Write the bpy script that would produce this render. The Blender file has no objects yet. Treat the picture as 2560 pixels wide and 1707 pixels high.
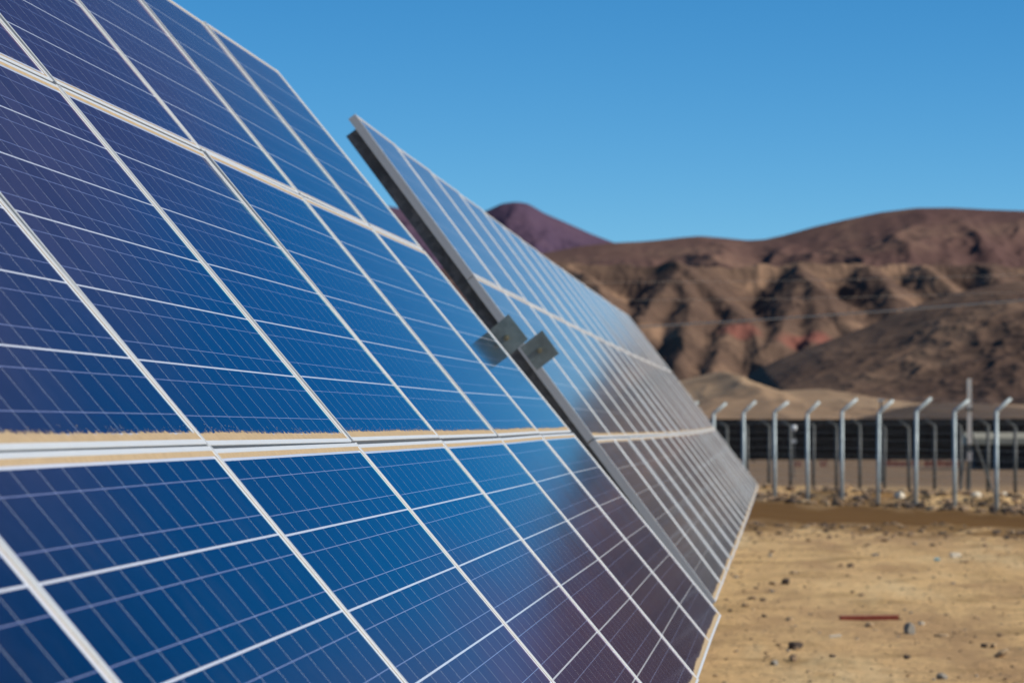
import bpy, math, random
import numpy as np
from mathutils import Matrix, Vector
R = math.radians
scene = bpy.context.scene
C = scene.collection

# ------------------------------------------------------------------ camera, sky, sun, exposure
EYE = 1.75                      # eye height above the desert floor
F_PX = 9200.0                   # focal length in pixels of the 2560 px wide photograph
YAW, PITCH = 0.0734, 0.0225
cam_d = bpy.data.cameras.new('camera'); cam = bpy.data.objects.new('camera', cam_d); C.objects.link(cam)
cam.location = (0, 0, EYE); cam.rotation_euler = (math.pi/2 + PITCH, 0, YAW)
cam_d.sensor_width = 36.0; cam_d.lens = F_PX/2560*36.0
cam_d.clip_start = 0.05; cam_d.clip_end = 60000
cam_d.dof.use_dof = True; cam_d.dof.focus_distance = 7.6; cam_d.dof.aperture_fstop = 12.0
cam_d.dof.aperture_blades = 0
scene.camera = cam

SUN_EL, SUN_AZ = R(34), R(-6)   # azimuth from +X, minus = a little towards the viewer
sun_vec = Vector((math.cos(SUN_EL)*math.cos(SUN_AZ), math.cos(SUN_EL)*math.sin(SUN_AZ), math.sin(SUN_EL)))
world = bpy.data.worlds.new('World'); scene.world = world; world.use_nodes = True
wn = world.node_tree; wn.nodes.clear()
sky = wn.nodes.new('ShaderNodeTexSky'); sky.sky_type = 'NISHITA'; sky.sun_disc = False
sky.sun_elevation = SUN_EL; sky.sun_rotation = math.pi/2 - SUN_AZ
sky.altitude = 2600; sky.air_density = 0.75; sky.dust_density = 0.0; sky.ozone_density = 6.0
hs = wn.nodes.new('ShaderNodeHueSaturation'); hs.inputs['Saturation'].default_value = 1.22
bg = wn.nodes.new('ShaderNodeBackground'); bg.inputs['Strength'].default_value = 0.135
wo = wn.nodes.new('ShaderNodeOutputWorld')
tn = wn.nodes.new('ShaderNodeMix'); tn.data_type = 'RGBA'; tn.blend_type = 'MULTIPLY'; tn.inputs[0].default_value = 1.0; tn.inputs[7].default_value = (.88, .95, .83, 1)
wn.links.new(sky.outputs[0], hs.inputs['Color']); wn.links.new(hs.outputs[0], tn.inputs[6]); wn.links.new(tn.outputs[2], bg.inputs[0]); wn.links.new(bg.outputs[0], wo.inputs[0])
sun_d = bpy.data.lights.new('sun', 'SUN'); sun = bpy.data.objects.new('sun', sun_d); C.objects.link(sun)
sun_d.energy = 5.0; sun_d.angle = R(0.53); sun_d.color = (1.0, 0.945, 0.86)
sun.rotation_euler = sun_vec.to_track_quat('Z', 'Y').to_euler()
vs = scene.view_settings; vs.view_transform = 'Standard'; vs.look = 'None'; vs.gamma = 1.0; vs.exposure = 0.0
scene.render.engine = 'CYCLES'
scene.cycles.max_bounces = 6

# ------------------------------------------------------------------ helpers
FWD = Vector((-math.sin(YAW)*math.cos(PITCH), math.cos(YAW)*math.cos(PITCH), math.sin(PITCH)))
RGT = Vector((math.cos(YAW), math.sin(YAW), 0)); UPV = RGT.cross(FWD)
def ray(u, v):
    return (FWD + RGT*((u-1280)/F_PX) - UPV*((v-853.5)/F_PX))
def gp(u, v):                    # where a bearing meets the flat desert floor
    d = ray(u, v); k = EYE/-d.z
    return Vector((d.x*k, d.y*k, 0))
def at(u, v, dist):              # a point at a known distance
    d = ray(u, v); return Vector((0, 0, EYE)) + d*dist

def link(name, me, mat=None, parent=None):
    o = bpy.data.objects.new(name, me); C.objects.link(o)
    if mat is not None and me is not None and not me.materials: me.materials.append(mat)
    if parent is not None: o.parent = parent
    return o
def empty(name, loc=(0, 0, 0)):
    o = bpy.data.objects.new(name, None); C.objects.link(o); o.location = loc; o.empty_display_size = 0.2
    return o
def tag(o, label, cat, group=None):
    o['label'] = label; o['category'] = cat
    if group: o['group'] = group
    return o

class MB:
    def __init__(s): s.v = []; s.f = []
    def quad(s, a, b, c, d):
        n = len(s.v); s.v += [a, b, c, d]; s.f.append((n, n+1, n+2, n+3))
    def box(s, x0, y0, z0, x1, y1, z1):
        n = len(s.v)
        s.v += [(x0,y0,z0),(x1,y0,z0),(x1,y1,z0),(x0,y1,z0),(x0,y0,z1),(x1,y0,z1),(x1,y1,z1),(x0,y1,z1)]
        s.f += [tuple(n+i for i in q) for q in ((0,3,2,1),(4,5,6,7),(0,1,5,4),(1,2,6,5),(2,3,7,6),(3,0,4,7))]
    def extrude(s, prof, axis, a, b):       # closed profile (list of 2-tuples) swept along axis from a to b
        n = len(s.v); m = len(prof)
        for t in (a, b):
            for p, q in prof:
                s.v.append((t, p, q) if axis == 'x' else (p, t, q) if axis == 'y' else (p, q, t))
        for i in range(m):
            j = (i+1) % m; s.f.append((n+i, n+j, n+m+j, n+m+i))
        s.f.append(tuple(n+i for i in range(m-1, -1, -1))); s.f.append(tuple(n+m+i for i in range(m)))
    def tube(s, pts, r, seg=8, cap=True):
        rings = []; pts = [Vector(p) for p in pts]
        rr = r if isinstance(r, (list, tuple)) else [r]*len(pts)
        for i, p in enumerate(pts):
            t = (pts[min(i+1, len(pts)-1)] - pts[max(i-1, 0)]).normalized()
            a = t.cross(Vector((0, 0, 1)))
            if a.length < 1e-3: a = t.cross(Vector((0, 1, 0)))
            a.normalize(); b = t.cross(a); n = len(s.v); rings.append(n)
            for k in range(seg):
                an = 2*math.pi*k/seg; s.v.append(tuple(p + (a*math.cos(an) + b*math.sin(an))*rr[i]))
        for i in range(len(rings)-1):
            for k in range(seg):
                j = (k+1) % seg; s.f.append((rings[i]+k, rings[i]+j, rings[i+1]+j, rings[i+1]+k))
        if cap:
            s.f.append(tuple(rings[0]+k for k in range(seg-1, -1, -1))); s.f.append(tuple(rings[-1]+k for k in range(seg)))
    def mesh(s, name, mat=None, smooth=False):
        me = bpy.data.meshes.new(name); me.from_pydata(s.v, [], s.f); me.update()
        if mat: me.materials.append(mat)
        if smooth:
            for p in me.polygons: p.use_smooth = True
        return me
    def build(s, name, mat, parent=None, smooth=False):
        return link(name, s.mesh(name, mat, smooth), None, parent)

# numpy gradient noise
_rng = np.random.RandomState(7); _perm = np.concatenate([_rng.permutation(256)]*3)
_g = _rng.normal(size=(256, 2)); _g /= np.linalg.norm(_g, axis=1)[:, None]
def noise(x, y):
    xi = np.floor(x).astype(int); yi = np.floor(y).astype(int); xf = x-xi; yf = y-yi; xi &= 255; yi &= 255
    u = xf*xf*xf*(xf*(xf*6-15)+10); v = yf*yf*yf*(yf*(yf*6-15)+10)
    def g(ix, iy, dx, dy):
        gr = _g[_perm[_perm[ix & 255]+(iy & 255)]]; return gr[..., 0]*dx + gr[..., 1]*dy
    a = g(xi, yi, xf, yf); b = g(xi+1, yi, xf-1, yf); c = g(xi, yi+1, xf, yf-1); d = g(xi+1, yi+1, xf-1, yf-1)
    return (a*(1-u)+b*u)*(1-v) + (c*(1-u)+d*u)*v
def fbm(x, y, o=5, gain=.5, lac=2.03):
    r = 0; a = 1.0
    for i in range(o): r = r + a*noise(x+i*17.3, y-i*9.1); x = x*lac; y = y*lac; a *= gain
    return r
def ridged(x, y, o=5, gain=.5, lac=2.07):
    r = 0; a = 1.0; w = 1.0
    for i in range(o):
        n = (1-np.abs(noise(x+i*31.7, y+i*11.9))*1.9); n = np.clip(n, 0, 1)**2 * w
        r = r + a*n; w = np.clip(n*1.6, 0, 1); x = x*lac; y = y*lac; a *= gain
    return r
def grid_mesh(name, X, Y, Z, smooth=True):
    nr, nc = X.shape
    co = np.stack([X, Y, Z], -1).reshape(-1, 3).astype(np.float32)
    idx = np.arange(nr*nc).reshape(nr, nc)
    q = np.stack([idx[:-1, :-1], idx[:-1, 1:], idx[1:, 1:], idx[1:, :-1]], -1).reshape(-1, 4)
    me = bpy.data.meshes.new(name)
    me.vertices.add(len(co)); me.vertices.foreach_set('co', co.ravel())
    me.loops.add(q.size); me.loops.foreach_set('vertex_index', q.ravel().astype(np.int32))
    me.polygons.add(len(q)); me.polygons.foreach_set('loop_start', np.arange(0, q.size, 4, dtype=np.int32))
    me.polygons.foreach_set('loop_total', np.full(len(q), 4, dtype=np.int32))
    me.update(calc_edges=True)
    if smooth: me.polygons.foreach_set('use_smooth', np.ones(len(q), dtype=bool))
    return me

# ------------------------------------------------------------------ material helpers
class NT:
    def __init__(s, name):
        s.m = bpy.data.materials.new(name); s.m.use_nodes = True; s.t = s.m.node_tree; s.t.nodes.clear()
        s.out = s.n('ShaderNodeOutputMaterial')
    def n(s, typ, **kw):
        nd = s.t.nodes.new(typ)
        for k, v in kw.items(): setattr(nd, k, v)
        return nd
    def l(s, a, b): s.t.links.new(a, b)
    def val(s, x, sock):
        if hasattr(x, 'is_output'): s.l(x, sock)
        else:
            if isinstance(x, tuple) and len(x) == 3 and len(sock.default_value) == 4: x = (*x, 1)
            sock.default_value = x
    def math(s, op, a, b=0.0, c=0.0, clamp=False):
        nd = s.n('ShaderNodeMath', operation=op, use_clamp=clamp); s.val(a, nd.inputs[0]); s.val(b, nd.inputs[1]); s.val(c, nd.inputs[2])
        return nd.outputs[0]
    def noise(s, vec, scale, detail=4, rough=.55, out='Fac', dist=0.0):
        nd = s.n('ShaderNodeTexNoise'); nd.inputs['Scale'].default_value = scale; nd.inputs['Detail'].default_value = detail
        nd.inputs['Roughness'].default_value = rough; nd.inputs['Distortion'].default_value = dist
        if vec is not None: s.l(vec, nd.inputs['Vector'])
        return nd.outputs[out]
    def mapping(s, vec, scale=(1, 1, 1), loc=(0, 0, 0), rot=(0, 0, 0)):
        nd = s.n('ShaderNodeMapping'); s.l(vec, nd.inputs[0]); nd.inputs['Scale'].default_value = scale
        nd.inputs['Location'].default_value = loc; nd.inputs['Rotation'].default_value = rot; return nd.outputs[0]
    def ramp(s, fac, stops):
        nd = s.n('ShaderNodeValToRGB'); el = nd.color_ramp.elements
        while len(el) < len(stops): el.new(0.5)
        for e, (p, c) in zip(el, stops):
            e.position = p; e.color = (*c, 1) if isinstance(c, tuple) else (c, c, c, 1)
        s.l(fac, nd.inputs[0]); return nd.outputs[0]
    def mix(s, fac, a, b, mode='MIX'):
        nd = s.n('ShaderNodeMix', data_type='RGBA', blend_type=mode)
        s.val(fac, nd.inputs[0]); s.val(a, nd.inputs[6]); s.val(b, nd.inputs[7]); return nd.outputs[2]
    def sstep(s, x, a, b):
        nd = s.n('ShaderNodeMapRange', interpolation_type='SMOOTHSTEP'); s.val(x, nd.inputs[0])
        nd.inputs[1].default_value = a; nd.inputs[2].default_value = b; return nd.outputs[0]
    def pos(s): return s.n('ShaderNodeNewGeometry').outputs['Position']
    def obj(s): return s.n('ShaderNodeTexCoord').outputs['Object']
    def bump(s, h, strength, dist=.01):
        nd = s.n('ShaderNodeBump'); nd.inputs['Strength'].default_value = strength; nd.inputs['Distance'].default_value = dist
        s.l(h, nd.inputs['Height']); return nd.outputs[0]
    def principled(s, base, rough=.6, metal=0.0, spec=.5, normal=None):
        b = s.n('ShaderNodeBsdfPrincipled'); s.val(base, b.inputs['Base Color']); s.val(rough, b.inputs['Roughness'])
        s.val(metal, b.inputs['Metallic']); s.val(spec, b.inputs['Specular IOR Level'])
        if normal is not None: s.l(normal, b.inputs['Normal'])
        s.l(b.outputs[0], s.out.inputs[0]); return b
M = {}

def glazed(name, base_fn, tint=(.62, .84, 1.0), rough=.05, ior=1.42):
    """something lying under the module's front glass: its own colour below, the glass reflection on top"""
    t = NT(name); p = t.pos()
    base = base_fn(t, p)
    if isinstance(base, tuple): base, tint = base
    # thin film of desert dust on the glass
    dn = t.noise(p, 9, 5, .6); dust = t.math('MULTIPLY', t.sstep(dn, .45, .8), .014)
    base = t.mix(dust, base, (.42, .33, .22))
    fr = t.n('ShaderNodeFresnel'); fr.inputs['IOR'].default_value = ior
    tint = t.mix(t.sstep(fr.outputs[0], .58, .82), tint, (.92, .96, 1.0))
    dif = t.n('ShaderNodeBsdfDiffuse'); t.val(base, dif.inputs['Color'])
    gl = t.n('ShaderNodeBsdfGlossy', distribution='GGX'); t.val(tint, gl.inputs['Color'])
    rn = t.noise(p, 3, 3, .6); t.val(t.math('MULTIPLY_ADD', rn, .05, rough), gl.inputs['Roughness'])
    wob = t.bump(t.noise(p, 2.2, 2, .5), .02, .02); t.l(wob, gl.inputs['Normal']); t.l(wob, fr.inputs['Normal'])
    mx = t.n('ShaderNodeMixShader'); t.l(t.math('POWER', fr.outputs[0], 1.42), mx.inputs[0]); t.l(dif.outputs[0], mx.inputs[1]); t.l(gl.outputs[0], mx.inputs[2])
    # the film of dust shows more the flatter one looks along it; stronger on the second table to paint in its whiter sheen
    geo = t.n('ShaderNodeNewGeometry'); dt = t.n('ShaderNodeVectorMath', operation='DOT_PRODUCT'); t.l(geo.outputs['Incoming'], dt.inputs[0]); t.l(geo.outputs['Normal'], dt.inputs[1])
    cs = t.math('MAXIMUM', t.math('ABSOLUTE', dt.outputs['Value']), .02)
    sy = t.n('ShaderNodeSeparateXYZ'); t.l(p, sy.inputs[0])
    tau = t.math('MULTIPLY_ADD', t.sstep(sy.outputs[1], 17.0, 17.5), .0022, .0004)
    cov = t.math('SUBTRACT', 1.0, t.math('POWER', 2.718, t.math('MULTIPLY', t.math('DIVIDE', tau, cs), -1.0)))
    dd = t.n('ShaderNodeBsdfDiffuse'); t.val((.46, .42, .36), dd.inputs['Color'])
    m2 = t.n('ShaderNodeMixShader'); t.l(cov, m2.inputs[0]); t.l(mx.outputs[0], m2.inputs[1]); t.l(dd.outputs[0], m2.inputs[2])
    t.l(m2.outputs[0], t.out.inputs[0]); M[name] = t.m

def cell_base(t, p):
    # blue cells; violet-grey reflection painted in, higher up and nearer along the first table
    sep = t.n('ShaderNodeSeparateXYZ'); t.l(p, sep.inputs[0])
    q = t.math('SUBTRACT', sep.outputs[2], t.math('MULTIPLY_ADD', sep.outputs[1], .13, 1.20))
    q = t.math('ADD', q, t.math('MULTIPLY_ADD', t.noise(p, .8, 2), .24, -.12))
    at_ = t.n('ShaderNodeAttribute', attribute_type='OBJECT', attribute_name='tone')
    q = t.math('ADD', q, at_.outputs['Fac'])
    viol_refl = t.sstep(q, -.24, .20)
    # mountain reflection painted violet along the lower rows, more so towards the far end
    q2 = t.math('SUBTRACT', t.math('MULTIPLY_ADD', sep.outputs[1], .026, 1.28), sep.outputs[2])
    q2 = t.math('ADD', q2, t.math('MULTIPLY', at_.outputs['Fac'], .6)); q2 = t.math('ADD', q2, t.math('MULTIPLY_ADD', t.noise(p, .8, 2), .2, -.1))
    viol_refl = t.math('MAXIMUM', viol_refl, t.sstep(q2, -.06, .30))
    # crystal grain of polycrystalline silicon
    vor = t.n('ShaderNodeTexVoronoi'); vor.inputs['Scale'].default_value = 70; t.l(p, vor.inputs['Vector'])
    gr = t.n('ShaderNodeSeparateColor'); t.l(vor.outputs['Color'], gr.inputs[0])
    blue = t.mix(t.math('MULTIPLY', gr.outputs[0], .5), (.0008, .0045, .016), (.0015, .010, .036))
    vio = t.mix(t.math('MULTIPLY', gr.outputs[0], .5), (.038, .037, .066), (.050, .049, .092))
    c = t.mix(viol_refl, blue, vio)
    cr = t.n('ShaderNodeObjectInfo')
    c = t.mix(t.math('MULTIPLY', cr.outputs['Random'], .34), c, (.0006, .003, .012))
    return c, t.mix(viol_refl, (.045, .70, 1.0), (.60, .36, .56))
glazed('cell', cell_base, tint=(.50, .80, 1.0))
glazed('backsheet', lambda t, p: t.mix(t.noise(p, 5, 3), (.46, .48, .53), (.58, .59, .62)), tint=(.8, .9, 1))
glazed('ribbon', lambda t, p: t.mix(t.noise(p, 8, 2), (.15, .17, .30), (.21, .23, .38)), tint=(.7, .85, 1))

def mk_alu():
    t = NT('aluminium'); p = t.pos(); o = t.obj()
    n1 = t.noise(p, 14, 5, .65); n2 = t.noise(t.mapping(o, (3, 60, 60)), 4, 3, .6)
    c = t.mix(n2, (.46, .485, .50), (.55, .575, .58))
    c = t.mix(t.math('MULTIPLY', t.sstep(n1, .5, .75), .15), c, (.42, .36, .27))
    t.principled(c, t.math('MULTIPLY_ADD', n1, .2, .42), .15, .35, t.bump(n2, .05, .002)); M['alu'] = t.m
def mk_galv(name, a, b, scale=26, metal=.3):
    t = NT(name); p = t.pos()
    v = t.n('ShaderNodeTexVoronoi'); v.inputs['Scale'].default_value = scale; t.l(p, v.inputs['Vector'])
    s = t.n('ShaderNodeSeparateColor'); t.l(v.outputs['Color'], s.inputs[0])
    n = t.noise(p, 7, 5, .65)
    c = t.mix(t.math('MULTIPLY', s.outputs[0], .6), a, b); c = t.mix(t.sstep(n, .4, .75), c, tuple(x*.7 for x in a))
    t.principled(c, t.math('MULTIPLY_ADD', n, .3, .4), metal, .4, t.bump(n, .08, .004)); M[name] = t.m
mk_alu()
mk_galv('galv_plate', (.21, .25, .235), (.31, .355, .33), 40, .2)
mk_galv('galv_beam', (.080, .092, .105), (.24, .26, .28), 30, .1)
mk_galv('galv_post', (.40, .46, .46), (.52, .57, .56), 30, .25)
mk_galv('old_post', (.075, .078, .072), (.11, .11, .10), 20, .1)
def mk_simple(name, col, rough=.7, metal=0, var=.25, scale=12):
    t = NT(name); p = t.pos(); n = t.noise(p, scale, 5, .6)
    t.principled(t.mix(n, tuple(x*(1-var) for x in col), tuple(min(1, x*(1+var)) for x in col)), rough, metal, .3, t.bump(n, .2, .01)); M[name] = t.m
mk_simple('dust', (.36, .265, .155), .95, 0, .3, 60)
mk_simple('bolt', (.32, .28, .18), .45, .7, .3, 60)
mk_simple('screen_net', (.012, .010, .009), 1.0, 0, .4, .4)
mk_simple('screen_edge', (.03, .03, .032), .8, 0, .3, 2)
mk_simple('orange_net', (.36, .14, .09), .8, 0, .45, 1.5)
mk_simple('pale_sheet', (.34, .31, .22), .6, 0, .2, 2)
mk_simple('dark_wall', (.030, .026, .023), .8, 0, .3, 2)
mk_simple('pale_paint', (.70, .66, .58), .6, 0, .15, 5)
def mk_brick():
    t = NT('red_brick'); p = t.pos(); n = t.noise(p, 40, 5, .6); geo = t.n('ShaderNodeNewGeometry'); sp = t.n('ShaderNodeSeparateXYZ'); t.l(geo.outputs['Normal'], sp.inputs[0])
    c = t.mix(n, (.15, .032, .018), (.30, .075, .045))
    c = t.mix(t.math('MULTIPLY', t.sstep(t.math('ADD', sp.outputs[2], t.math('MULTIPLY_ADD', n, .5, -.25)), .55, .95), .8), c, (.50, .36, .23))   # sand lying on its upper face
    t.principled(c, .9, 0, .2, t.bump(n, .3, .01)); M['red_brick'] = t.m
mk_brick()
mk_simple('rock_tan', (.36, .25, .14), .95, 0, .35, 22)
mk_simple('rock_brown', (.22, .145, .085), .95, 0, .35, 22)
mk_simple('rock_grey', (.23, .205, .165), .9, 0, .35, 22)
mk_simple('rock_dark', (.075, .055, .042), .95, 0, .35, 22)
mk_simple('rock_white', (.66, .58, .44), .85, 0, .2, 22)
mk_simple('cyan_plastic', (.25, .50, .55), .4, 0, .2, 20)
mk_simple('cable', (.80, .64, .46), .6, 0, .1, 1)
mk_simple('lamp_white', (.75, .75, .72), .3, 0, .05, 8)

def mk_ground():
    t = NT('desert_floor'); p = t.pos(); flat = t.mapping(p, (1, .55, 1))
    big = t.noise(flat, .10, 4, .6); mid = t.noise(p, .9, 6, .65); fine = t.noise(p, 9, 6, .7)
    c = t.mix(t.sstep(big, .35, .68), (.73, .480, .218), (.59, .372, .172))
    c = t.mix(t.math('MULTIPLY', t.sstep(mid, .48, .63), .7), c, (.37, .235, .095))
    c = t.mix(t.math('MULTIPLY', t.sstep(mid, .48, .25), .45), c, (.65, .46, .20))
    c = t.mix(t.math('MULTIPLY', t.sstep(fine, .52, .68), .5), c, (.24, .16, .09))
    # broad patches of paler blown sand and browner trodden soil, and fine grit
    pt = t.noise(t.mapping(p, (1, .16, 1), loc=(3, 1, 0)), .75, 5, .6)
    c = t.mix(t.math('MULTIPLY', t.sstep(pt, .49, .64), .6), c, (.36, .215, .105))
    c = t.mix(t.math('MULTIPLY', t.sstep(pt, .47, .34), .55), c, (.72, .53, .28))
    gt = t.noise(t.mapping(p, (1, .35, 1)), 14, 4, .7)
    c = t.mix(t.math('MULTIPLY', t.sstep(gt, .53, .68), .5), c, (.26, .165, .085))
    so = t.n('ShaderNodeAttribute', attribute_name='dark_soil')
    c = t.mix(t.math('MULTIPLY', t.sstep(t.math('ADD', so.outputs['Fac'], t.math('MULTIPLY_ADD', mid, .8, -.4)), .25, .8), .85), c, t.mix(fine, (.14, .070, .020), (.24, .135, .050)))
    sep = t.n('ShaderNodeSeparateXYZ'); t.l(p, sep.inputs[0])
    far = t.sstep(sep.outputs[1], 88, 112)
    c = t.mix(far, c, t.mix(t.noise(t.mapping(p, (.3, .05, 1)), .6, 4), (.17, .112, .066), (.26, .175, .105)))
    h = t.math('ADD', fine, t.math('MULTIPLY', mid, 2.0))
    t.principled(c, .95, 0, .1, t.bump(h, .9, .05)); M['ground'] = t.m
    t = NT('road_dirt'); p = t.pos(); n = t.noise(t.mapping(p, (.5, 1.5, 1), rot=(0, 0, -.9)), 1.2, 6, .65); f = t.noise(p, 12, 5, .7)
    c = t.mix(n, (.125, .060, .014), (.180, .092, .024)); c = t.mix(t.math('MULTIPLY', t.sstep(f, .55, .75), .5), c, (.27, .17, .08))
    ed = t.n('ShaderNodeAttribute', attribute_name='edge'); n3 = t.noise(t.mapping(p, (1, .2, 1)), .9, 5, .65)
    c = t.mix(t.math('MULTIPLY', t.sstep(t.math('ADD', ed.outputs['Fac'], t.math('MULTIPLY_ADD', n3, 1.6, -.8)), .62, 1.05), .75), c, (.33, .205, .09))
    t.principled(c, .95, 0, .1, t.bump(f, .5, .03)); M['road'] = t.m
mk_ground()

def mk_hill(name, dark, mid_, light, accent=None, acc_at=None, scale=1.0, light_amt=.5):
    t = NT(name); p = t.pos()
    geo = t.n('ShaderNodeNewGeometry'); sepn = t.n('ShaderNodeSeparateXYZ'); t.l(geo.outputs['Normal'], sepn.inputs[0])
    a = t.noise(p, .0035*scale, 7, .62, dist=.6); b = t.noise(p, .012*scale, 6, .6); d = t.noise(p, .07*scale, 5, .7)
    c = t.mix(t.sstep(a, .38, .62), dark, mid_)
    lf = t.math('MULTIPLY', t.sstep(t.math('ADD', b, t.math('MULTIPLY_ADD', a, .6, -.3)), .50, .68), light_amt)
    c = t.mix(lf, c, light)
    c = t.mix(t.math('MULTIPLY', t.sstep(d, .52, .72), .25), c, tuple(x*.6 for x in dark))
    if accent:
        for loc, rad in acc_at:
            vm = t.n('ShaderNodeVectorMath', operation='DISTANCE'); t.l(p, vm.inputs[0]); vm.inputs[1].default_value = loc
            e = t.math('ADD', vm.outputs['Value'], t.math('MULTIPLY_ADD', b, rad*.9, -rad*.45))
            c = t.mix(t.math('MULTIPLY', t.sstep(e, rad, rad*.35), .8), c, accent)
    h = t.math('ADD', b, t.math('MULTIPLY', d, .4))
    t.principled(c, .95, 0, .08, t.bump(h, .35, 5/scale)); M[name] = t.m

# ------------------------------------------------------------------ the ground, one sheet to the horizon
def axis(a, b, step, far, n):
    core = np.arange(a, b+1e-6, step); g = np.geomspace(step*1.5, far, n)
    return np.concatenate([a - g[::-1], core, b + g])
gx = axis(-6, 20, .16, 9000, 26); gy = axis(18, 92, .16, 9000, 26)
GX, GY = np.meshgrid(gx, gy)
fade = np.clip((22-np.abs(GX-7))/8, 0, 1)*np.clip((GY-14)/5, 0, 1)*np.clip((98-GY)/6, 0, 1)
def ground_h(x, y):
    h = .030*fbm(x*.35, y*.35, 4) + .030*fbm(x*1.3+5, y*1.0, 4) + .050*np.clip(fbm(x*2.3, y*1.6, 3)-.18, 0, 1)
    return h
GZ = ground_h(GX, GY)*fade
# the dirt road crosses obliquely; low banks of spoil on both sides
ra, rb = gp(1937, 1247), gp(2491, 1276.6)
rf1, rf2, rn1, rn2 = gp(1905, 1253), gp(2560, 1287), gp(1880, 1309), gp(2560, 1327)
def y_far(x): return rf1.y + (np.clip(x, -14, 7)-rf1.x)*(rf2.y-rf1.y)/(rf2.x-rf1.x) - np.maximum(x-7, 0)*1.0
def y_near(x): return rn1.y + (x-rn1.x)*(rn2.y-rn1.y)/(rn2.x-rn1.x)
SF = GY - y_far(GX); SN = GY - y_near(GX)
inx = np.clip((GX+12)/3, 0, 1)*np.clip((16-GX)/3, 0, 1)
bank = .17*np.clip((SF-2.6)/3, 0, 1)*np.clip((17-SF)/8, 0, 1)*(1+1.3*fbm(GX*.9, GY*.5, 3)) + .085*np.exp(-((SN+1.2)/1.8)**2)*np.clip(.3+2.2*fbm(GX*.9+9, GY*.5, 4), 0, 2)
road_cut = np.clip((SF < 1)*(SN > -1)*1.0, 0, 1)
GZ = (GZ*(1-.85*road_cut*inx) + np.maximum(bank, 0)*inx - .02*road_cut*inx)*np.where(GY > 90, np.clip((112-GY)/22, 0, 1), 1)
soil = np.clip(1.15 - np.maximum(np.abs(GY-(y_far(GX)+y_near(GX))/2) - (y_far(GX)-y_near(GX))/2, 0)/(6.5+9*np.clip(fbm(GX*.5, GY*.30, 4), -.5, 1)), 0, 1)*inx
gme = grid_mesh('ground', GX, GY, GZ); at_s = gme.attributes.new('dark_soil', 'FLOAT', 'POINT'); at_s.data.foreach_set('value', soil.ravel().astype(np.float32))
g = link('ground', gme, M['ground']); g['kind'] = 'structure'
def zg(x, y):
    i = np.clip(np.searchsorted(gx, x)-1, 0, len(gx)-2); j = np.clip(np.searchsorted(gy, y)-1, 0, len(gy)-2)
    a = (x-gx[i])/(gx[i+1]-gx[i]); b = (y-gy[j])/(gy[j+1]-gy[j])
    return float((GZ[j, i]*(1-a)+GZ[j, i+1]*a)*(1-b)+(GZ[j+1, i]*(1-a)+GZ[j+1, i+1]*a)*b)
# dirt road along the fence
us = np.linspace(-12, 8.5, 240); ws = np.linspace(0, 1, 48)
RX, RW = np.meshgrid(us, ws)
yn = y_near(RX) + 3.2*fbm(RX*.55, RX*0+2, 4); yf = y_far(RX) + 2.6*fbm(RX*.7+4, RX*0, 4)
RY = yn + (yf-yn)*RW
from_grid = np.vectorize(zg)(RX, RY)
RZ = from_grid + .012 - .09*np.clip((np.abs(RW-.5)-.47)/.03, 0, 1) + .010*np.sin(RW*22)
rme = grid_mesh('road', RX, RY, RZ); ra_ = rme.attributes.new('edge', 'FLOAT', 'POINT'); ra_.data.foreach_set('value', (np.abs(RW-.5)*2).ravel().astype(np.float32))
r = link('road', rme, M['road']); r['kind'] = 'structure'

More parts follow.
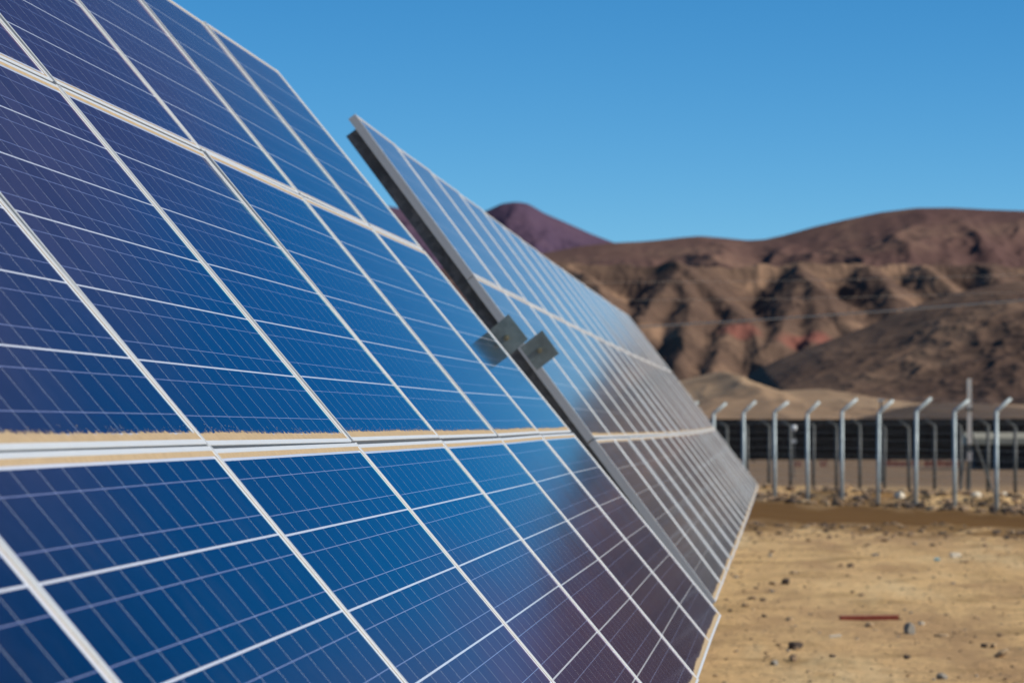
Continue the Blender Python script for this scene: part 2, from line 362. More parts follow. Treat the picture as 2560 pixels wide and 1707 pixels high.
# ------------------------------------------------------------------ hills and mountains
def hill(name, prof, dist, front, back, mat, res=(260, 150), gully=.22, gscale=1.0, rough=.05, power=1.25, seed=0, spur=.0, foot=0.0):
    """prof: skyline as (u, v) bearings; the crest stands at 'dist', its slope runs 'front' metres towards us"""
    pu = np.array([p[0] for p in prof], float); pv = np.array([p[1] for p in prof], float)
    X0 = [at(a, b, dist) for a, b in prof]
    lat = np.array([(q.x*RGT.x + q.y*RGT.y) for q in X0]); hz = np.array([q.z for q in X0])
    u = np.linspace(lat[0], lat[-1], res[0])
    cz = np.interp(u, lat, hz); k = 2; ker = np.hanning(2*k+3)[1:-1]; ker /= ker.sum()
    cz = np.convolve(np.pad(cz, k, mode='edge'), ker, 'valid')
    t = np.concatenate([np.linspace(0, 1, res[1]), 1+np.linspace(0, 1, res[1]//3)[1:]])
    U, T = np.meshgrid(u, t)
    CZ = np.broadcast_to(cz, U.shape)
    W = dist - front + np.minimum(T, 1)*front + np.maximum(T-1, 0)*back
    s = seed*13.7; L = front*.5/gscale
    wx = .35*fbm(U/L*.6+s, W/L*.4+s, 3)
    sp = fbm(U/L*.55+s+3, W/L*.12, 3)                       # spurs reaching forward
    TT = np.clip(np.minimum(T, 1) + spur*sp*np.sin(math.pi*np.clip(T, 0, 1)), 0, 1)
    env = TT**power*(1-foot) + foot*TT**.5
    env = np.where(T > 1, 1-(T-1)**1.5, env)
    gl = ridged(U/L+wx+s, W/L*.33+wx*.5+s, 6, .52)           # gullies running downhill
    mask = np.clip(np.sin(math.pi*np.clip(T, 0, 1)**1.05), 0, 1)**.8
    bigb = fbm(U/(L*1.7)+s, W/(L*1.7), 3)
    H = CZ*env + CZ*mask*(gully*(gl-.85) + gully*.6*bigb) + CZ*rough*mask*ridged(U/L*5+s, W/L*4, 4)
    edgef = np.clip((U-lat[0])/(abs(lat[-1]-lat[0])*.04), 0, 1)*np.clip((lat[-1]-U)/(abs(lat[-1]-lat[0])*.04), 0, 1)
    H = H*edgef**.7 - 2.0 - 6*(1-np.clip(T*12, 0, 1))
    FW = Vector((-math.sin(YAW), math.cos(YAW), 0))
    X = RGT.x*U + FW.x*W; Y = RGT.y*U + FW.y*W
    o = link(name, grid_mesh(name, X, Y, H), M[mat]); o['kind'] = 'structure'
    return o

red_a = at(2020, 840, 2740); red_b = at(1850, 830, 2760)
mk_hill('peak_rock', (.070, .044, .074), (.092, .056, .086), (.112, .068, .092), scale=.4, light_amt=.4)
mk_hill('ridge_rock', (.105, .058, .050), (.140, .080, .062), (.220, .135, .090), scale=.7, light_amt=.4)
mk_hill('hill_rock', (.108, .067, .048), (.165, .102, .067), (.350, .212, .128), (.24, .085, .062), [(tuple(red_a), 26), (tuple(red_b), 20)], scale=2.2, light_amt=.6)
mk_hill('near_rock', (.092, .057, .041), (.132, .083, .056), (.235, .150, .096), scale=2.0, light_amt=.5)
mk_hill('dune', (.290, .190, .112), (.350, .235, .138), (.440, .305, .180), scale=2.5, light_amt=.5)
mk_hill('mound', (.105, .072, .050), (.135, .094, .064), (.17, .12, .08), scale=4, light_amt=.4)

hill('mountain', [(500, 1040), (760, 640), (900, 500), (1010, 520), (1120, 560), (1215, 525), (1255, 506), (1290, 502), (1320, 506), (1360, 530),
                  (1420, 556), (1480, 583), (1530, 602), (1640, 640), (1800, 720), (2100, 1040)],
     9000, 1700, 1800, 'peak_rock', (300, 110), gully=.05, gscale=4.5, rough=.015, power=1.0, seed=1)
hill('mountain', [(900, 700), (1300, 640), (1450, 612), (1530, 603), (1600, 600), (1650, 596), (1700, 590), (1750, 586), (1800, 590), (1870, 597),
                  (1910, 595), (1960, 584), (2040, 562), (2100, 548), (2200, 527), (2290, 516), (2380, 515), (2470, 520), (2560, 523), (2800, 540), (3300, 640), (3800, 1000)],
     5200, 1150, 1500, 'ridge_rock', (460, 180), gully=.055, gscale=3.4, rough=.014, power=.95, seed=2, spur=.10)
def spur_hills(name, ridges, mat, u0, u1, d0, d1, k=.72, rnd_r=4.5, floor_=0.0):
    FW = Vector((-math.sin(YAW), math.cos(YAW), 0))
    def plan(u, v, d):
        q = at(u, v, d); return (q.x*RGT.x+q.y*RGT.y, q.x*FW.x+q.y*FW.y, q.z)
    ul = plan(u0, 900, (d0+d1)/2)[0]; ur = plan(u1, 900, (d0+d1)/2)[0]
    U, W = np.meshgrid(np.linspace(ul, ur, 520), np.linspace(d0, d1, 230))
    wU = U + 6*fbm(U/70, W/90, 3) + 1.0*fbm(U/16+4, W/16, 3); wW = W + 12*fbm(U/70+9, W/70+3, 3)
    acc = np.zeros_like(U); sm = 2.2
    for rd in ridges:
        pts = [plan(*p) for p in rd]
        for a, b in zip(pts[:-1], pts[1:]):
            ax, ay, az = a; bx, by, bz = b; L2 = (bx-ax)**2+(by-ay)**2
            t = np.clip(((wU-ax)*(bx-ax)+(wW-ay)*(by-ay))/L2, 0, 1)
            d = np.hypot(wU-ax-t*(bx-ax), (wW-ay-t*(by-ay))*.8)
            acc += np.exp(np.clip((az+(bz-az)*t - k*(np.sqrt(d*d+rnd_r**2)-rnd_r))/sm, -60, 60))
    H = sm*np.log(acc+1e-9); H = np.maximum(H, -6)
    g_ = ridged(U/34+2, W/60, 5); H = H + (np.clip(H, 0, 40)/40)*(1.5*(g_-.9) + .45*(ridged(U/10+fbm(U/30, W/30, 2), W/75+7, 4)-.8)*np.clip(H/30, .2, 1))
    H = H*np.clip((U-ul)/30, 0, 1)*np.clip((ur-U)/30, 0, 1) - 1.5 - 5*np.clip((d0+40-W)/40, 0, 1)
    X = RGT.x*U + FW.x*W; Y = RGT.y*U + FW.y*W
    o = link(name, grid_mesh(name, X, Y, H), M[mat]); o['kind'] = 'structure'; return o
spur_hills('hills', [
    [(1150, 700, 3050), (1300, 655, 3020), (1400, 650, 3000), (1560, 655, 2990), (1690, 652, 2960), (1800, 668, 2990), (1900, 655, 3010), (2000, 640, 3010), (2100, 645, 3020), (2250, 640, 3030), (2400, 635, 3040), (2600, 640, 3040), (2750, 660, 3040)],
    [(1690, 654, 2950), (1760, 700, 2900), (1820, 745, 2850), (1860, 800, 2790), (1885, 855, 2730), (1925, 915, 2660)],
    [(1690, 660, 2940), (1655, 720, 2870), (1600, 790, 2800), (1570, 850, 2740), (1560, 930, 2650)],
    [(1700, 690, 2900), (1725, 760, 2820), (1715, 830, 2750), (1700, 900, 2680)],
    [(1400, 652, 2990), (1470, 690, 2920), (1510, 740, 2860), (1530, 800, 2800)],
    [(1990, 645, 3000), (2005, 690, 2920), (1985, 745, 2850), (1955, 800, 2780), (1930, 850, 2720)],
    [(2005, 692, 2915), (2070, 730, 2860), (2110, 790, 2790), (2150, 850, 2720), (2190, 900, 2660)],
    [(2040, 715, 2880), (2050, 790, 2790), (2020, 870, 2700)],
    [(2150, 645, 3020), (2200, 690, 2930), (2240, 740, 2860), (2250, 800, 2790)],
    [(2300, 640, 3030), (2340, 690, 2940), (2400, 735, 2870), (2420, 800, 2800)],
    [(2450, 640, 3040), (2500, 690, 2940), (2560, 740, 2870), (2600, 800, 2800)],
    [(1830, 790, 2800), (1800, 850, 2730), (1790, 920, 2660)]],
    'hill_rock', 1100, 2800, 2600, 3120)
hill('hill', [(1700, 1050), (1860, 945), (1905, 905), (1960, 880), (2040, 850), (2120, 822), (2200, 790), (2300, 748), (2400, 718), (2480, 700), (2560, 690), (2700, 690), (2900, 740), (3200, 900), (3400, 1050)],
     1500, 330, 400, 'near_rock', (460, 220), gully=.05, gscale=2.4, rough=.022, power=1.0, seed=6, spur=.12)
hill('dunes', [(1100, 1050), (1350, 960), (1500, 930), (1620, 945), (1720, 925), (1800, 905), (1870, 930), (1950, 955), (2040, 950), (2130, 965), (2300, 985), (2600, 990), (3000, 1050)],
     820, 260, 200, 'dune', (360, 140), gully=.12, gscale=2.6, rough=.015, power=.8, seed=8)
hill('mound', [(1950, 1056), (2080, 1030), (2200, 1000), (2280, 978), (2360, 970), (2450, 972), (2560, 984), (2700, 1000), (3000, 1056)],
     520, 160, 150, 'mound', (200, 90), gully=.05, gscale=1.6, rough=.01, power=.7, seed=9)

# ------------------------------------------------------------------ solar tables
PL, PW, PITCH_X, PITCH_Y = 1.954, 1.005, 1.976, 1.0120
LIP_L, LIP_E, RISE_E = .0105, .0070, .0042
CELL, GAP_X, GAP_Y = .1558, .0017, .0038
cx0 = (PL - (12*CELL + 11*GAP_X))/2; cy0 = (PW - (6*CELL + 5*GAP_Y))/2
def shared_meshes():
    d = {}
    b = MB(); b.box(.004, .004, -.006, PL-.004, PW-.004, 0.0); d['laminate'] = b.mesh('laminate', M['backsheet'])
    f = MB()
    for y0, y1 in ((0, LIP_L), (PW-LIP_L, PW)):                                # long sides
        yo, yi = (y0, y1) if y0 == 0 else (y1, y0); sg = 1 if y0 == 0 else -1
        prof = [(yo, -.040), (yo, .0012), (yo+sg*.0012, .0024), (yi-sg*.0008, .0024), (yi, .0010), (yi, -.010), (yo+sg*.004, -.010), (yo+sg*.004, -.036), (yo+sg*.028, -.036), (yo+sg*.028, -.040)]
        f.extrude(prof, 'x', LIP_E*.6, PL-LIP_E*.6)
    for x0, sg in ((0, 1), (PL, -1)):                                          # ends: a raised bead
        xi = x0+sg*LIP_E
        prof = [(x0, -.040), (x0, RISE_E-.002), (x0+sg*.001, RISE_E), (x0+sg*.0050, RISE_E), (xi-sg*.001, .0022), (xi, .0010), (xi, -.010), (x0+sg*.004, -.010), (x0+sg*.004, -.036), (x0+sg*.028, -.036), (x0+sg*.028, -.040)]
        f.extrude(prof, 'y', 0.0002, PW-.0002)
    d['frame'] = f.mesh('frame', M['alu'])
    c = MB(); z = .000025
    for i in range(12):
        for j in range(6):
            x = cx0 + i*(CELL+GAP_X); y = cy0 + j*(CELL+GAP_Y)
            c.quad((x, y, z), (x+CELL, y, z), (x+CELL, y+CELL, z), (x, y+CELL, z))
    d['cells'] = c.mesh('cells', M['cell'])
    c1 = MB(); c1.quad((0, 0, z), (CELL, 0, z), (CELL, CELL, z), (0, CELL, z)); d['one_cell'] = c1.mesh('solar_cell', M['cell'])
    r = MB(); zr = .00006
    for j in range(6):
        for q in (.25, .75):
            y = cy0 + j*(CELL+GAP_Y) + q*CELL; r.quad((cx0, y-.0007, zr), (PL-cx0, y-.0007, zr), (PL-cx0, y+.0007, zr), (cx0, y+.0007, zr))
    d['ribbons'] = r.mesh('ribbons', M['ribbon'])
    for var in range(9):
        bh, th = ((.0100, .0095), (.0100, .0080), (.0065, .0050))[var // 3]; rg = (1, 1, .45)[var // 3]
        rnd = random.Random(50+var); m = MB(); zz = .00014; n = 620; xs = np.linspace(LIP_E, PL-LIP_E, n)
        lo = .5*fbm(xs*2.5+var*9, xs*0+var, 3); hi = .5+.5*fbm(xs*30+var*5, xs*0+3, 3); sp = np.array([rnd.random() for _ in xs])
        top = LIP_L + bh*(.85+.55*np.clip(fbm(xs*1.3+var*3, xs*0+8, 2), -.6, .6)) + (.007*np.clip(lo+.4, 0, 1) + .006*hi + .008*sp**3)*rg
        for i in range(n-1):
            k = .0015
            m.quad((xs[i], LIP_L-.0004, .0016), (xs[i+1], LIP_L-.0004, .0016), (xs[i+1]+k, top[i+1], zz), (xs[i]+k, top[i], zz))
        for i in range(160):                                                   # loose flecks above the deposit
            x = rnd.uniform(.03, PL-.03); y = float(np.interp(x, xs, top)) + rnd.random()**2*.014; w = rnd.uniform(.0008, .003); h = rnd.uniform(.0008, .0025)
            m.quad((x, y, zz), (x+w, y, zz), (x+w*1.4, y+h, zz), (x+w*.4, y+h, zz))
        for i in range(n-1):                                                   # the thin even band under the upper frame
            a = th+.0015*float(lo[i]); b2 = th+.0015*float(lo[i+1])
            m.quad((xs[i], PW-LIP_L-a, zz), (xs[i+1], PW-LIP_L-b2, zz), (xs[i+1], PW-LIP_L+.0004, .0016), (xs[i], PW-LIP_L+.0004, .0016))
        for x0, x1 in ((LIP_E-.0005, LIP_E+.004), (PL-LIP_E-.005, PL-LIP_E+.0005)):
            m.quad((x0, LIP_L, zz+.0001), (x1, LIP_L, zz+.0001), (x1, PW-LIP_L, zz+.0001), (x0, PW-LIP_L, zz+.0001))
        d['dust%d' % var] = m.mesh('dust_deposit', M['dust'])
    return d
SM = shared_meshes()

def frame_matrix(cx, y, cz, tilt):
    s = Vector((math.cos(tilt), 0, -math.sin(tilt))); n = Vector((math.sin(tilt), 0, math.cos(tilt)))
    m = Matrix.Identity(4)
    for i, a in enumerate((Vector((0, 1, 0)), -s, n)):
        for k in range(3): m[k][i] = a[k]
    m[0][3], m[1][3], m[2][3] = cx, y, cz
    return m

def solar_table(name, label, ncol, place, y_first, single=(), purlin_from=0, seed=1, axis_c=(-1.23, 2.09)):
    """place(k) -> (cx, cz, tilt) of the table's centre line at the near end of column k (k counted from the near end)"""
    rnd = random.Random(seed)
    root = empty(name, (axis_c[0], y_first, 0)); tag(root, label, 'solar panels', 'solar panel tables in one line')
    inv = Matrix.Translation(-root.location)
    for k in range(ncol):
        cx, cz, tl = place(k); cx1, cz1, tl1 = place(k+1)
        yk = y_first + k*PITCH_X + .011
        for r_ in range(3):                         # 0 bottom, 1 middle, 2 top
            j = rnd.gauss
            base = frame_matrix((cx+cx1)/2, yk, (cz+cz1)/2, (tl+tl1)/2)
            slope = math.atan2(cz1-cz, PITCH_X); yaw = math.atan2(cx1-cx, PITCH_X)
            loc = Matrix.Translation((PL/2, -1.5145 + r_*PITCH_Y + .5*PW + j(0, .0008), j(0, .0008)))
            rot = Matrix.Rotation(j(0, .0010), 4, 'Z') @ Matrix.Rotation(j(0, .0022), 4, 'X') @ Matrix.Rotation(j(0, .0011), 4, 'Y')
            glob = Matrix.Rotation(slope, 4, 'X')
            mw = base @ loc @ rot
            # follow the sag and drift of the tube from column to column
            mw = Matrix.Translation(mw.translation) @ Matrix.Rotation(-yaw, 4, 'Z') @ Matrix.Rotation(slope, 4, 'X') @ mw.to_3x3().to_4x4() @ Matrix.Translation((-PL/2, -PW/2, 0))
            p = link('solar_panel', SM['laminate'], None, root); p.matrix_local = inv @ mw
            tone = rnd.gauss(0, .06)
            link('frame', SM['frame'], None, p)
            if (k, r_) in single:
                for a in range(12):
                    for b in range(6):
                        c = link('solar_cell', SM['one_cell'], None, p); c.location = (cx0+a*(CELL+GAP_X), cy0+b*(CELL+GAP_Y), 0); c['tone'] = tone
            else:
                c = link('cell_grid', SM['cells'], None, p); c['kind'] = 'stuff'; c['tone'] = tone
            link('busbars', SM['ribbons'], None, p)
            link('dust_deposit', SM['dust%d' % (r_*3+rnd.randrange(3))], None, p)
    # purlins under the panels, two per column, and the first one close to the table's end
    offs = []
    for k in range(ncol):
        offs += [(k, .055 if k == 0 else .38), (k, PITCH_X-.42)]
    for k, dx in offs:
        cx, cz, tl = place(k + dx/PITCH_X)
        b = MB(); H, W_, tk = .062, .045, .003
        prof = [(0, -.0405), (W_, -.0405), (W_, -.0405-tk), (tk, -.0405-tk), (tk, -.0405-H+tk), (W_, -.0405-H+tk), (W_, -.0405-H), (0, -.0405-H)]
        b.extrude(prof, 'y', -1.455, 1.455)
        o = b.build('purlin', M['galv_beam'], root); o.matrix_local = inv @ frame_matrix(cx, y_first+k*PITCH_X+dx, cz, tl)
    # torque tube behind the panels
    cx, cz, tl = place(0); n = Vector((math.sin(tl), 0, math.cos(tl)))
    pts = []
    for k in range(ncol+1):
        cx, cz, tl = place(k); pts.append(Vector((cx, y_first+k*PITCH_X, cz)) - Vector((math.sin(tl), 0, math.cos(tl)))*.17 - root.location)
    pts[0].y += .05; pts[-1].y -= .05
    b = MB(); b.tube(pts, .062, 12); b.build('torque_tube', M['galv_beam'], root)
    for k in range(1, ncol, 3):
        p = pts[k]; b = MB(); z1 = p.z-.05
        b.box(p.x-.075, p.y-.06, -.3, p.x-.068, p.y+.06, z1); b.box(p.x+.068, p.y-.06, -.3, p.x+.075, p.y+.06, z1); b.box(p.x-.068, p.y-.004, -.3, p.x+.068, p.y+.004, z1)
        b.build('post', M['galv_post'], root)
    return root

Y1_END, N1 = 15.78, 7
def place1(k):                       # near table; kk counts from its far end
    kk = N1-k
    return (-1.2248 - .00298*kk*PITCH_X, EYE + .3562 - .00197*kk*PITCH_X + .000507*kk*kk, .88605 - .000793*kk - .000556*kk*kk)
Y2, N2 = 18.30, 17
def place2(k):
    D = k*PITCH_X
    return (-1.2374 - .00062*D, EYE + .3376 - .00232*D + .0000686*D*D, .933 - .000689*D + .000008*D*D)
near = solar_table('solar_array', 'nearest table of blue solar panels filling the left half, edges outlined in white frames', N1, place1, Y1_END-N1*PITCH_X,
                   single={(1, 0), (2, 1), (2, 0), (1, 1)}, seed=3)
far = solar_table('solar_array', 'second solar table behind the nearest one, tapering towards the wire fence', N2, place2, Y2, seed=11)

# ---- the two steel plates: one at the far end of the near table, one at the near end of the second
def plate(label, corner_uv, dist, thick, bolt_uv, bolt_r):
    pts = [at(u, v, dist/ray(u, v).y) for u, v in corner_uv]
    c = sum(pts, Vector())/4; b = MB()
    fr = [p - c for p in pts]
    for p in fr: p.y = 0
    n = 4
    b.v = [tuple(p) for p in fr] + [(p.x, thick, p.z) for p in fr]
    b.f = [(0, 1, 2, 3), (7, 6, 5, 4)] + [(i, 4+i, 4+(i+1) % 4, (i+1) % 4) for i in range(4)]
    root = b.build('bracket_plate', M['galv_plate']); root.location = c
    bp = at(*bolt_uv, dist/ray(*bolt_uv).y) - c
    k = MB(); k.tube([(bp.x, 0.001, bp.z), (bp.x, -.004, bp.z)], .013, 14)
    k.tube([(bp.x, -.004, bp.z), (bp.x, -.014, bp.z)], bolt_r, 6); k.tube([(bp.x, -.014, bp.z), (bp.x, -.030, bp.z)], bolt_r*.55, 10)
    k.build('bolt', M['bolt'], root)
    return root
def z5(x, y): return (1100+x/5.2275, 700+y/5.2275)
p1 = plate(None, [z5(895, 445), z5(1150, 770), z5(800, 1085), z5(545, 745)], 16.02, .008, z5(868, 752), .010)
p2 = plate(None, [z5(1335, 655), z5(1555, 960), z5(1265, 1180), z5(1045, 880)], 17.9, .008, z5(1300, 915), .010)
for p, host in ((p1, near), (p2, far)):
    p.parent = host; p.location = Vector(p.location) - host.location

# ------------------------------------------------------------------ fences
def wire_fence(name, label, a, b, n0, n1, height, arm, r, mat, wires, seed, group):
    """posts every (b-a) from index n0 to n1 along the line; arm = (sideways, up)"""
    rnd = random.Random(seed); root = empty(name, (a.x, a.y, zg(a.x, a.y))); tag(root, label, 'fence', group)
    step = (b-a); tops = []; side = Vector((1, 0, 0))
    for i in range(n0, n1+1):
        p = a + step*i - Vector((a.x, a.y, 0)); wx, wy = a.x+p.x, a.y+p.y; z0 = zg(wx, wy) - root.location.z
        h = height + rnd.gauss(0, .025); lx = rnd.gauss(0, .012); 
        m = MB(); base = Vector((p.x, p.y, z0-.35)); top = Vector((p.x+lx, p.y, z0+h))
        m.tube([base, top, ], r, 10); po = m.build('post', M[mat], root, True)
        ar = MB(); tip = top + Vector((arm[0]*rnd.uniform(.9, 1.1), 0, arm[1]*rnd.uniform(.9, 1.1)))
        ar.tube([top - Vector((arm[0]*.02, 0, r*.2)), top + (tip-top)*.02, tip], r*.92, 10); ar.build('arm', M[mat], po, True)
        tops.append((base + Vector((0, 0, .35)), top, tip))
    w = MB()
    for k in range(wires):
        f = (k+.6)/wires
        w.tube([b_ + (t_-b_)*f + Vector((0, -r, 0)) for b_, t_, q_ in tops], .0022, 3, False)
    for f in (.3, .65, .97):
        w.tube([t_ + (q_-t_)*f for b_, t_, q_ in tops], .0022, 3, False)
    w.build('strand_wires', M['galv_post'], root)
    return root
fa, fb = gp(1937, 1248), gp(2491, 1277)
wire_fence('wire_fence', 'front wire fence of pale galvanised posts with tops bent to the right', fa, fa+(fb-fa)/6, -5, 18, 2.0, (.31, .26), .042, 'galv_post', 11, 5, 'perimeter fences')
ba, bb = gp(1922, 1212), gp(2432, 1229)
wire_fence('wire_fence', 'rear fence of dull dark posts with tops bent to the left', ba, ba+(bb-ba)/8.45, -4, 26, 1.68, (-.25, .19), .046, 'old_post', 12, 6, 'perimeter fences')

# ------------------------------------------------------------------ things on the plain beyond the fences
sc = at(2100, 1060, 170); root = empty('screen_fence', (sc.x, sc.y, 0)); tag(root, 'long low black screen stretched across the plain behind both fences', 'screen')
rnd = random.Random(2)
for i in range(-9, 8):
    L = 4.0; x0 = i*L; hgt = 2.02 + rnd.gauss(0, .03)
    m = MB(); nseg = 6
    for s_ in range(nseg):
        za = .12+(hgt-.12)*s_/nseg; zb = .12+(hgt-.12)*(s_+1)/nseg
        m.box(x0+.03, (s_ % 2)*.006, za, x0+L-.03, .05+(s_ % 2)*.006, zb-.002)
    m.build('net_panel', M['screen_net'], root)
    m = MB(); m.box(x0-.035, .09, -.2, x0+.035, .16, hgt+.03); m.build('post', M['screen_edge'], root)
# ragged orange barrier netting lying at its foot
for (u0, u1, lab) in ((1985, 2005, 'small orange scrap of barrier net left of the front fence middle'), (2050, 2068, 'short faded orange barrier net left of the long one'), (2195, 2300, 'long faded orange barrier net below the black screen'),
                      (2310, 2408, 'redder orange barrier net beside the mast'), (2512, 2534, 'small orange barrier net at the right edge')):
    a, b_ = gp(u0, 1166), gp(u1, 1166); m = MB(); n = max(3, int((b_-a).length/.25)); c = (a+b_)/2
    for i in range(n):
        x0 = (b_.x-a.x)*(i/n-.5); x1 = (b_.x-a.x)*((i+1)/n-.5); hh = .20+.10*rnd.random()
        m.box(x0, .03*rnd.random(), 0, x1-.02, .04+.03*rnd.random(), hh)
    o = m.build('barrier_net', M['orange_net']); o.location = (c.x, c.y, -.01); tag(o, lab, 'barrier net', 'orange barrier nets')
# low shed with a pale roof
c = gp(2560, 1168); root = empty('shed', (c.x+1.2, c.y-8, 0)); tag(root, 'low dark shed with flat pale yellowish roof behind the fences at right', 'shed')
m = MB(); m.box(-3.6, 0, 0, 6, 3, .98); m.build('wall', M['dark_wall'], root)
m = MB(); m.extrude([(-.35, .985), (-.35, 1.22), (1.5, 1.44), (3.3, 1.22), (3.3, .985)], 'x', -3.95, 6.3); m.build('roof', M['pale_sheet'], root)
# braced mast
b0 = gp(2424, 1232); root = empty('mast', (b0.x, b0.y, 0)); tag(root, 'tall pale mast on splayed legs rising behind the fences', 'mast')
m = MB(); m.box(-.055, -.055, 1.25, .055, .055, 2.92); m.build('pole', M['pale_paint'], root)
for dx, dy in ((.62, .0), (-.28, -.2), (-.05, .45)):
    m = MB(); m.tube([(dx*.06, 0, 1.6), (dx, dy, -.05)], .030, 8); m.build('leg', M['old_post'], root)
m = MB(); m.tube([(0, 0, -.05), (0, 0, 1.25)], .03, 8); m.build('column', M['old_post'], root)
m = MB(); m.box(-.09, -.09, 2.10, .09, .09, 2.16); m.build('collar', M['old_post'], root)
m = MB(); m.box(-.06, -.10, .82, .06, -.05, 1.05); m.build('junction_box', M['pale_paint'], root)
# thin post with a crossbar and a short lamp
b0 = gp(2203, 1205); root = empty('lamp_post', (b0.x, b0.y, 0)); tag(root, 'thin dark brown pole rising just behind the fourth complete front post', 'pole')
m = MB(); m.tube([(0, 0, -.1), (0, 0, 2.45)], [.045, .035], 8); m.build('pole', M['old_post'], root)
m = MB(); m.box(-.10, -.05, 2.45, .10, .05, 2.52); m.build('cap', M['pale_paint'], root)
b0 = gp(1985, 1196); root = empty('round_lamp', (b0.x, b0.y, 0)); tag(root, 'small round white lamp on a thin stand in front of the black screen', 'lamp')
k_ = b0.y/F_PX
m = MB(); zc = EYE-(1069-1060)*k_
m.tube([(0, 0, 0), (0, 0, zc-.10)], .018, 8); m.build('stand', M['old_post'], root)
m = MB(); m.tube([(0, -.08, zc), (0, -.03, zc), (0, .05, zc)], [.085, .10, .06], 16); m.build('lamp_head', M['lamp_white'], root, True)
m = MB(); m.box(-.07, -.06, zc-.48, .07, .05, zc-.36); m.build('ballast_box', M['pale_paint'], root)

# overhead cables
def cable(label, a, b_, sag, r):
    n = 40; d = b_-a; m = MB(); c = (a+b_)/2
    pts = [a + d*(i/n) - Vector((0, 0, sag*4*(i/n)*(1-i/n))) - c for i in range(n+1)]
    m.tube(pts, r, 6); o = m.build('overhead_cable', M['cable']); o.location = c; tag(o, label, 'cable', 'cables strung across the valley')
cable('most visible pale cable slanting gently up to the right across the dark hills', at(900, 846, 150), at(3000, 712, 120), .25, .030)
cable('faint thin cable just above the most visible one', at(900, 700, 160), at(3000, 668, 150), .3, .007)
cable('faintest thin cable, highest across the hills', at(900, 745, 160), at(3000, 712, 150), .3, .007)

# ------------------------------------------------------------------ stones and litter
def rock_mesh(seed, flat=.62, rough=.28, sub=2):
    rnd = random.Random(seed)
    import bmesh
    bm = bmesh.new(); bmesh.ops.create_icosphere(bm, subdivisions=sub, radius=1.0)
    ph = [Vector((rnd.gauss(0, 1), rnd.gauss(0, 1), rnd.gauss(0, 1))).normalized() for _ in range(9)]; of = [rnd.uniform(.45, .95) for _ in ph]
    for v in bm.verts:
        p = v.co.copy()
        for a, o in zip(ph, of):
            d = p.dot(a)
            if d > o: p -= a*(d-o)*.92
        p *= 1+rnd.uniform(-.05, .05); p.z *= flat; v.co = p
    me = bpy.data.meshes.new('rock'); bm.to_mesh(me); bm.free(); return me
def rock(name, label, u, v, wpx, mat, seed, flat=.62, tilt=0, cat='rock', group='stones on the sand', rise=.55):
    g_ = gp(u, v); s = wpx/F_PX*g_.y/2
    me = rock_mesh(seed, flat); me.materials.append(M[mat])
    o = link(name, me); o.location = (g_.x, g_.y, zg(g_.x, g_.y)+s*flat*rise); o.scale = (s, s*.85, s)
    o.rotation_euler = (tilt*.4, tilt, random.Random(seed).uniform(0, 6)); tag(o, label, cat, group); return o
rock('rock', 'bright white rock on the open sand below the fence', 2388, 1392, 34, 'rock_white', 1)
rock('rock', 'grey wedge shaped rock right of the red bar', 2272, 1583, 40, 'rock_grey', 22, .95, .5)
rock('rock', 'dark round rock alone on the sand beside the second table', 1964, 1461, 27, 'rock_dark', 3, .8)
rock('rock', 'small pale grey stone high up beside the second table', 1925, 1393, 17, 'rock_grey', 4)
rock('rock', 'large dark brown clod in the left foreground of the sand', 1990, 1620, 44, 'rock_dark', 5, .7)
rock('rock', 'brown clod just below the large dark clod', 1983, 1652, 34, 'rock_brown', 6, .7)
rock('rock', 'flat grey green stone lowest left on the sand', 1935, 1662, 34, 'rock_grey', 7, .5)
rock('rock', 'small dark stone between the large clod and the grey stone', 2080, 1646, 22, 'rock_dark', 8)
rock('rock', 'dark stone below the grey wedge shaped rock', 2267, 1650, 24, 'rock_dark', 9)
rock('rock', 'tan slab tilted up at the right foreground', 2504, 1640, 48, 'rock_tan', 10, .6, .5)
rock('rock', 'grey stone at the bottom edge', 2354, 1700, 34, 'rock_grey', 11)
rock('rock', 'dark pebble left of a pale one, above the tilted slab', 2458, 1612, 22, 'rock_dark', 12)
rock('rock', 'pale pebble above the tilted slab', 2483, 1612, 24, 'rock_tan', 13)
rock('rock', 'flat brown stone nearest the lower corner of the second table', 1880, 1496, 30, 'rock_brown', 14, .35)
rock('rock', 'small brown stone just right of the nearest table corner', 1825, 1532, 14, 'rock_dark', 15)
rock('rock', 'small dark stone left of the red bar', 1911, 1544, 16, 'rock_dark', 16)
rock('rock', 'small pale stone right of the grey wedge shaped rock', 2303, 1560, 20, 'rock_white', 17)
rock('rock', 'broad flat pale stone at right, level with the wedge rock foot', 2354, 1587, 48, 'rock_tan', 18, .2)
rock('rock', 'small tan stone in the middle of the open sand', 2102, 1414, 13, 'rock_brown', 19)
rock('rock', 'brown stone near the road, above the open sand', 2021, 1350, 16, 'rock_brown', 20)
rock('rock', 'dark stone by the road at right', 2517, 1345, 24, 'rock_dark', 21)
rock('rock', 'brown stone right of the bright white rock', 2415, 1405, 14, 'rock_brown', 23)
rock('rock', 'ochre stone alone in the right of the open sand', 2462, 1368, 18, 'rock_brown', 24)
a, b_ = gp(2107, 1552), gp(2238, 1549); m = MB(); L = (b_-a).length; h = .034
m.extrude([(-.045, 0), (-.045, h), (-.036, h+.012), (.036, h+.012), (.045, h), (.045, 0)], 'x', -L/2, L/2)
o = m.build('broken_brick_bar', M['red_brick']); c = (a+b_)/2; o.location = (c.x, c.y, zg(c.x, c.y)+.004); o.rotation_euler = (0, R(-.6), math.atan2((b_-a).y, (b_-a).x)*.3)
tag(o, 'long narrow red bar lying on the sand', 'bar')
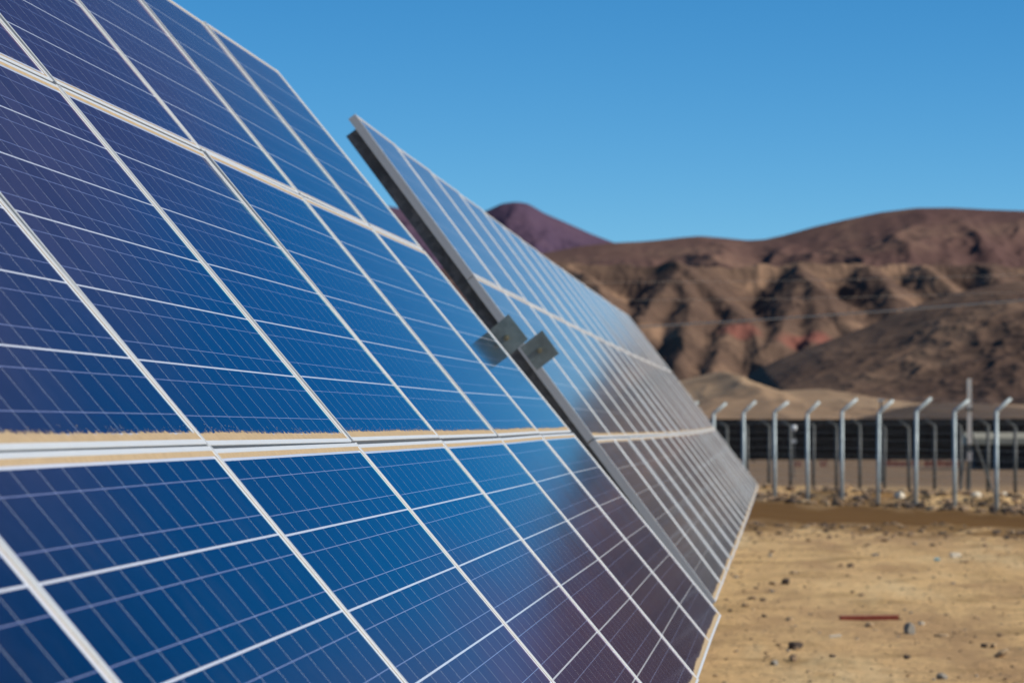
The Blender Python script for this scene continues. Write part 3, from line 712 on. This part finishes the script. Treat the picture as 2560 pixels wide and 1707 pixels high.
g_ = gp(2089, 1596); m = MB(); m.extrude([(-.012, 0), (-.010, .016), (.010, .016), (.012, 0)], 'x', -.048, .048)
o = m.build('wood_chip', M['rock_white']); o.location = (g_.x, g_.y, zg(g_.x, g_.y)+.006); o.rotation_euler = (R(15), R(-6), R(12)); tag(o, 'short pale stick lying below the red bar', 'stick')
g_ = gp(2342, 1397); m = MB(); m.tube([(-.035, 0, .02), (-.01, 0, .024), (.02, 0, .022), (.035, 0, .02)], [.016, .020, .020, .010], 10)
o = m.build('plastic_litter', M['cyan_plastic']); o.location = (g_.x, g_.y, zg(g_.x, g_.y)); tag(o, 'tiny pale blue piece of plastic left of the white rock', 'litter')

# countless pebbles and the rubble bank: one mass each
def scatter(name, label, pts, mats, seed, parent=None):
    rnd = random.Random(seed); base = [rock_mesh(100+i, .6, sub=1) for i in range(6)]
    arrs = []
    for me in base:
        co = np.empty(len(me.vertices)*3, np.float32); me.vertices.foreach_get('co', co); fa_ = [tuple(p.vertices) for p in me.polygons]
        arrs.append((co.reshape(-1, 3), fa_))
    V = []; Fc = []; MI = []; n = 0
    for (x, y, s) in pts:
        co, fa_ = arrs[rnd.randrange(6)]; an = rnd.uniform(0, 6.28); ca, sa = math.cos(an), math.sin(an)
        c2 = np.stack([co[:, 0]*ca-co[:, 1]*sa, co[:, 0]*sa+co[:, 1]*ca, co[:, 2]*rnd.uniform(.7, 1.2)], 1)*s + np.array([x, y, zg(x, y)+s*.25])
        V.append(c2); Fc += [tuple(i+n for i in f) for f in fa_]; MI += [rnd.randrange(len(mats))]*len(fa_); n += len(c2)
    me = bpy.data.meshes.new(name); me.from_pydata(np.concatenate(V).tolist(), [], Fc); me.update()
    for q in mats: me.materials.append(M[q])
    me.polygons.foreach_set('material_index', np.array(MI, dtype=np.int32))
    o = link(name, me); o['kind'] = 'stuff'; tag(o, label, 'stones'); return o
rnd = random.Random(77); pts = []
for i in range(5200):
    y = 19 + 47*rnd.random()**1.3; x = rnd.uniform(-1.5+.0*y, 2.5+.115*y); s = .006+.020*rnd.random()**3
    if noise(np.array([x*.5]), np.array([y*.5]))[0] + rnd.uniform(-.35, .35) > -.05: pts.append((x, y, s))
for i in range(320):
    y = 20 + 40*rnd.random(); x = rnd.uniform(-1.2, 2.2+.115*y); pts.append((x, y, .015+.045*rnd.random()**3))
scatter('pebbles', 'loose pebbles scattered over the sand', pts, ['rock_tan', 'rock_brown', 'rock_grey', 'rock_dark', 'rock_tan', 'rock_tan', 'rock_brown'], 5)
pts = []
for i in range(2100):
    x = rnd.uniform(-3.5, 7); w_ = abs(rnd.gauss(0, 7))+.6; y = float(y_far(x))+w_
    if w_ < 17: pts.append((x, y, .022+.14*rnd.random()**4))
scatter('rubble', 'bank of tan rubble behind the front fence', pts, ['rock_tan', 'rock_brown', 'rock_brown', 'rock_brown', 'rock_dark'], 6)
pts = []
for i in range(800):
    x = rnd.uniform(-3, 6); y = float(y_near(x)) - abs(rnd.gauss(0, 3.2)); pts.append((x, y, .012+.065*rnd.random()**3))
scatter('road_verge_stones', 'brown stones along the near verge of the dirt road', pts, ['rock_brown', 'rock_dark', 'rock_tan', 'rock_brown'], 7)
for i, (u, v, w) in enumerate(((2248, 1257, 34), (2350, 1247, 22), (2440, 1264, 30), (2512, 1258, 32), (2140, 1250, 20), (2068, 1262, 18))):
    rock('boulder', ('pale curved boulder left of the fifth complete front post', 'pale boulder high on the bank left of the mast', 'tall cream boulder on the bank below the mast', 'cream boulder touching the rightmost front post',
                     'tan boulder near the third complete front post', 'small tan boulder right of the second complete front post')[i], u, v, w, 'rock_white' if i in (0, 2, 3) else 'rock_tan', 40+i, .8, group='boulders on the rubble bank')
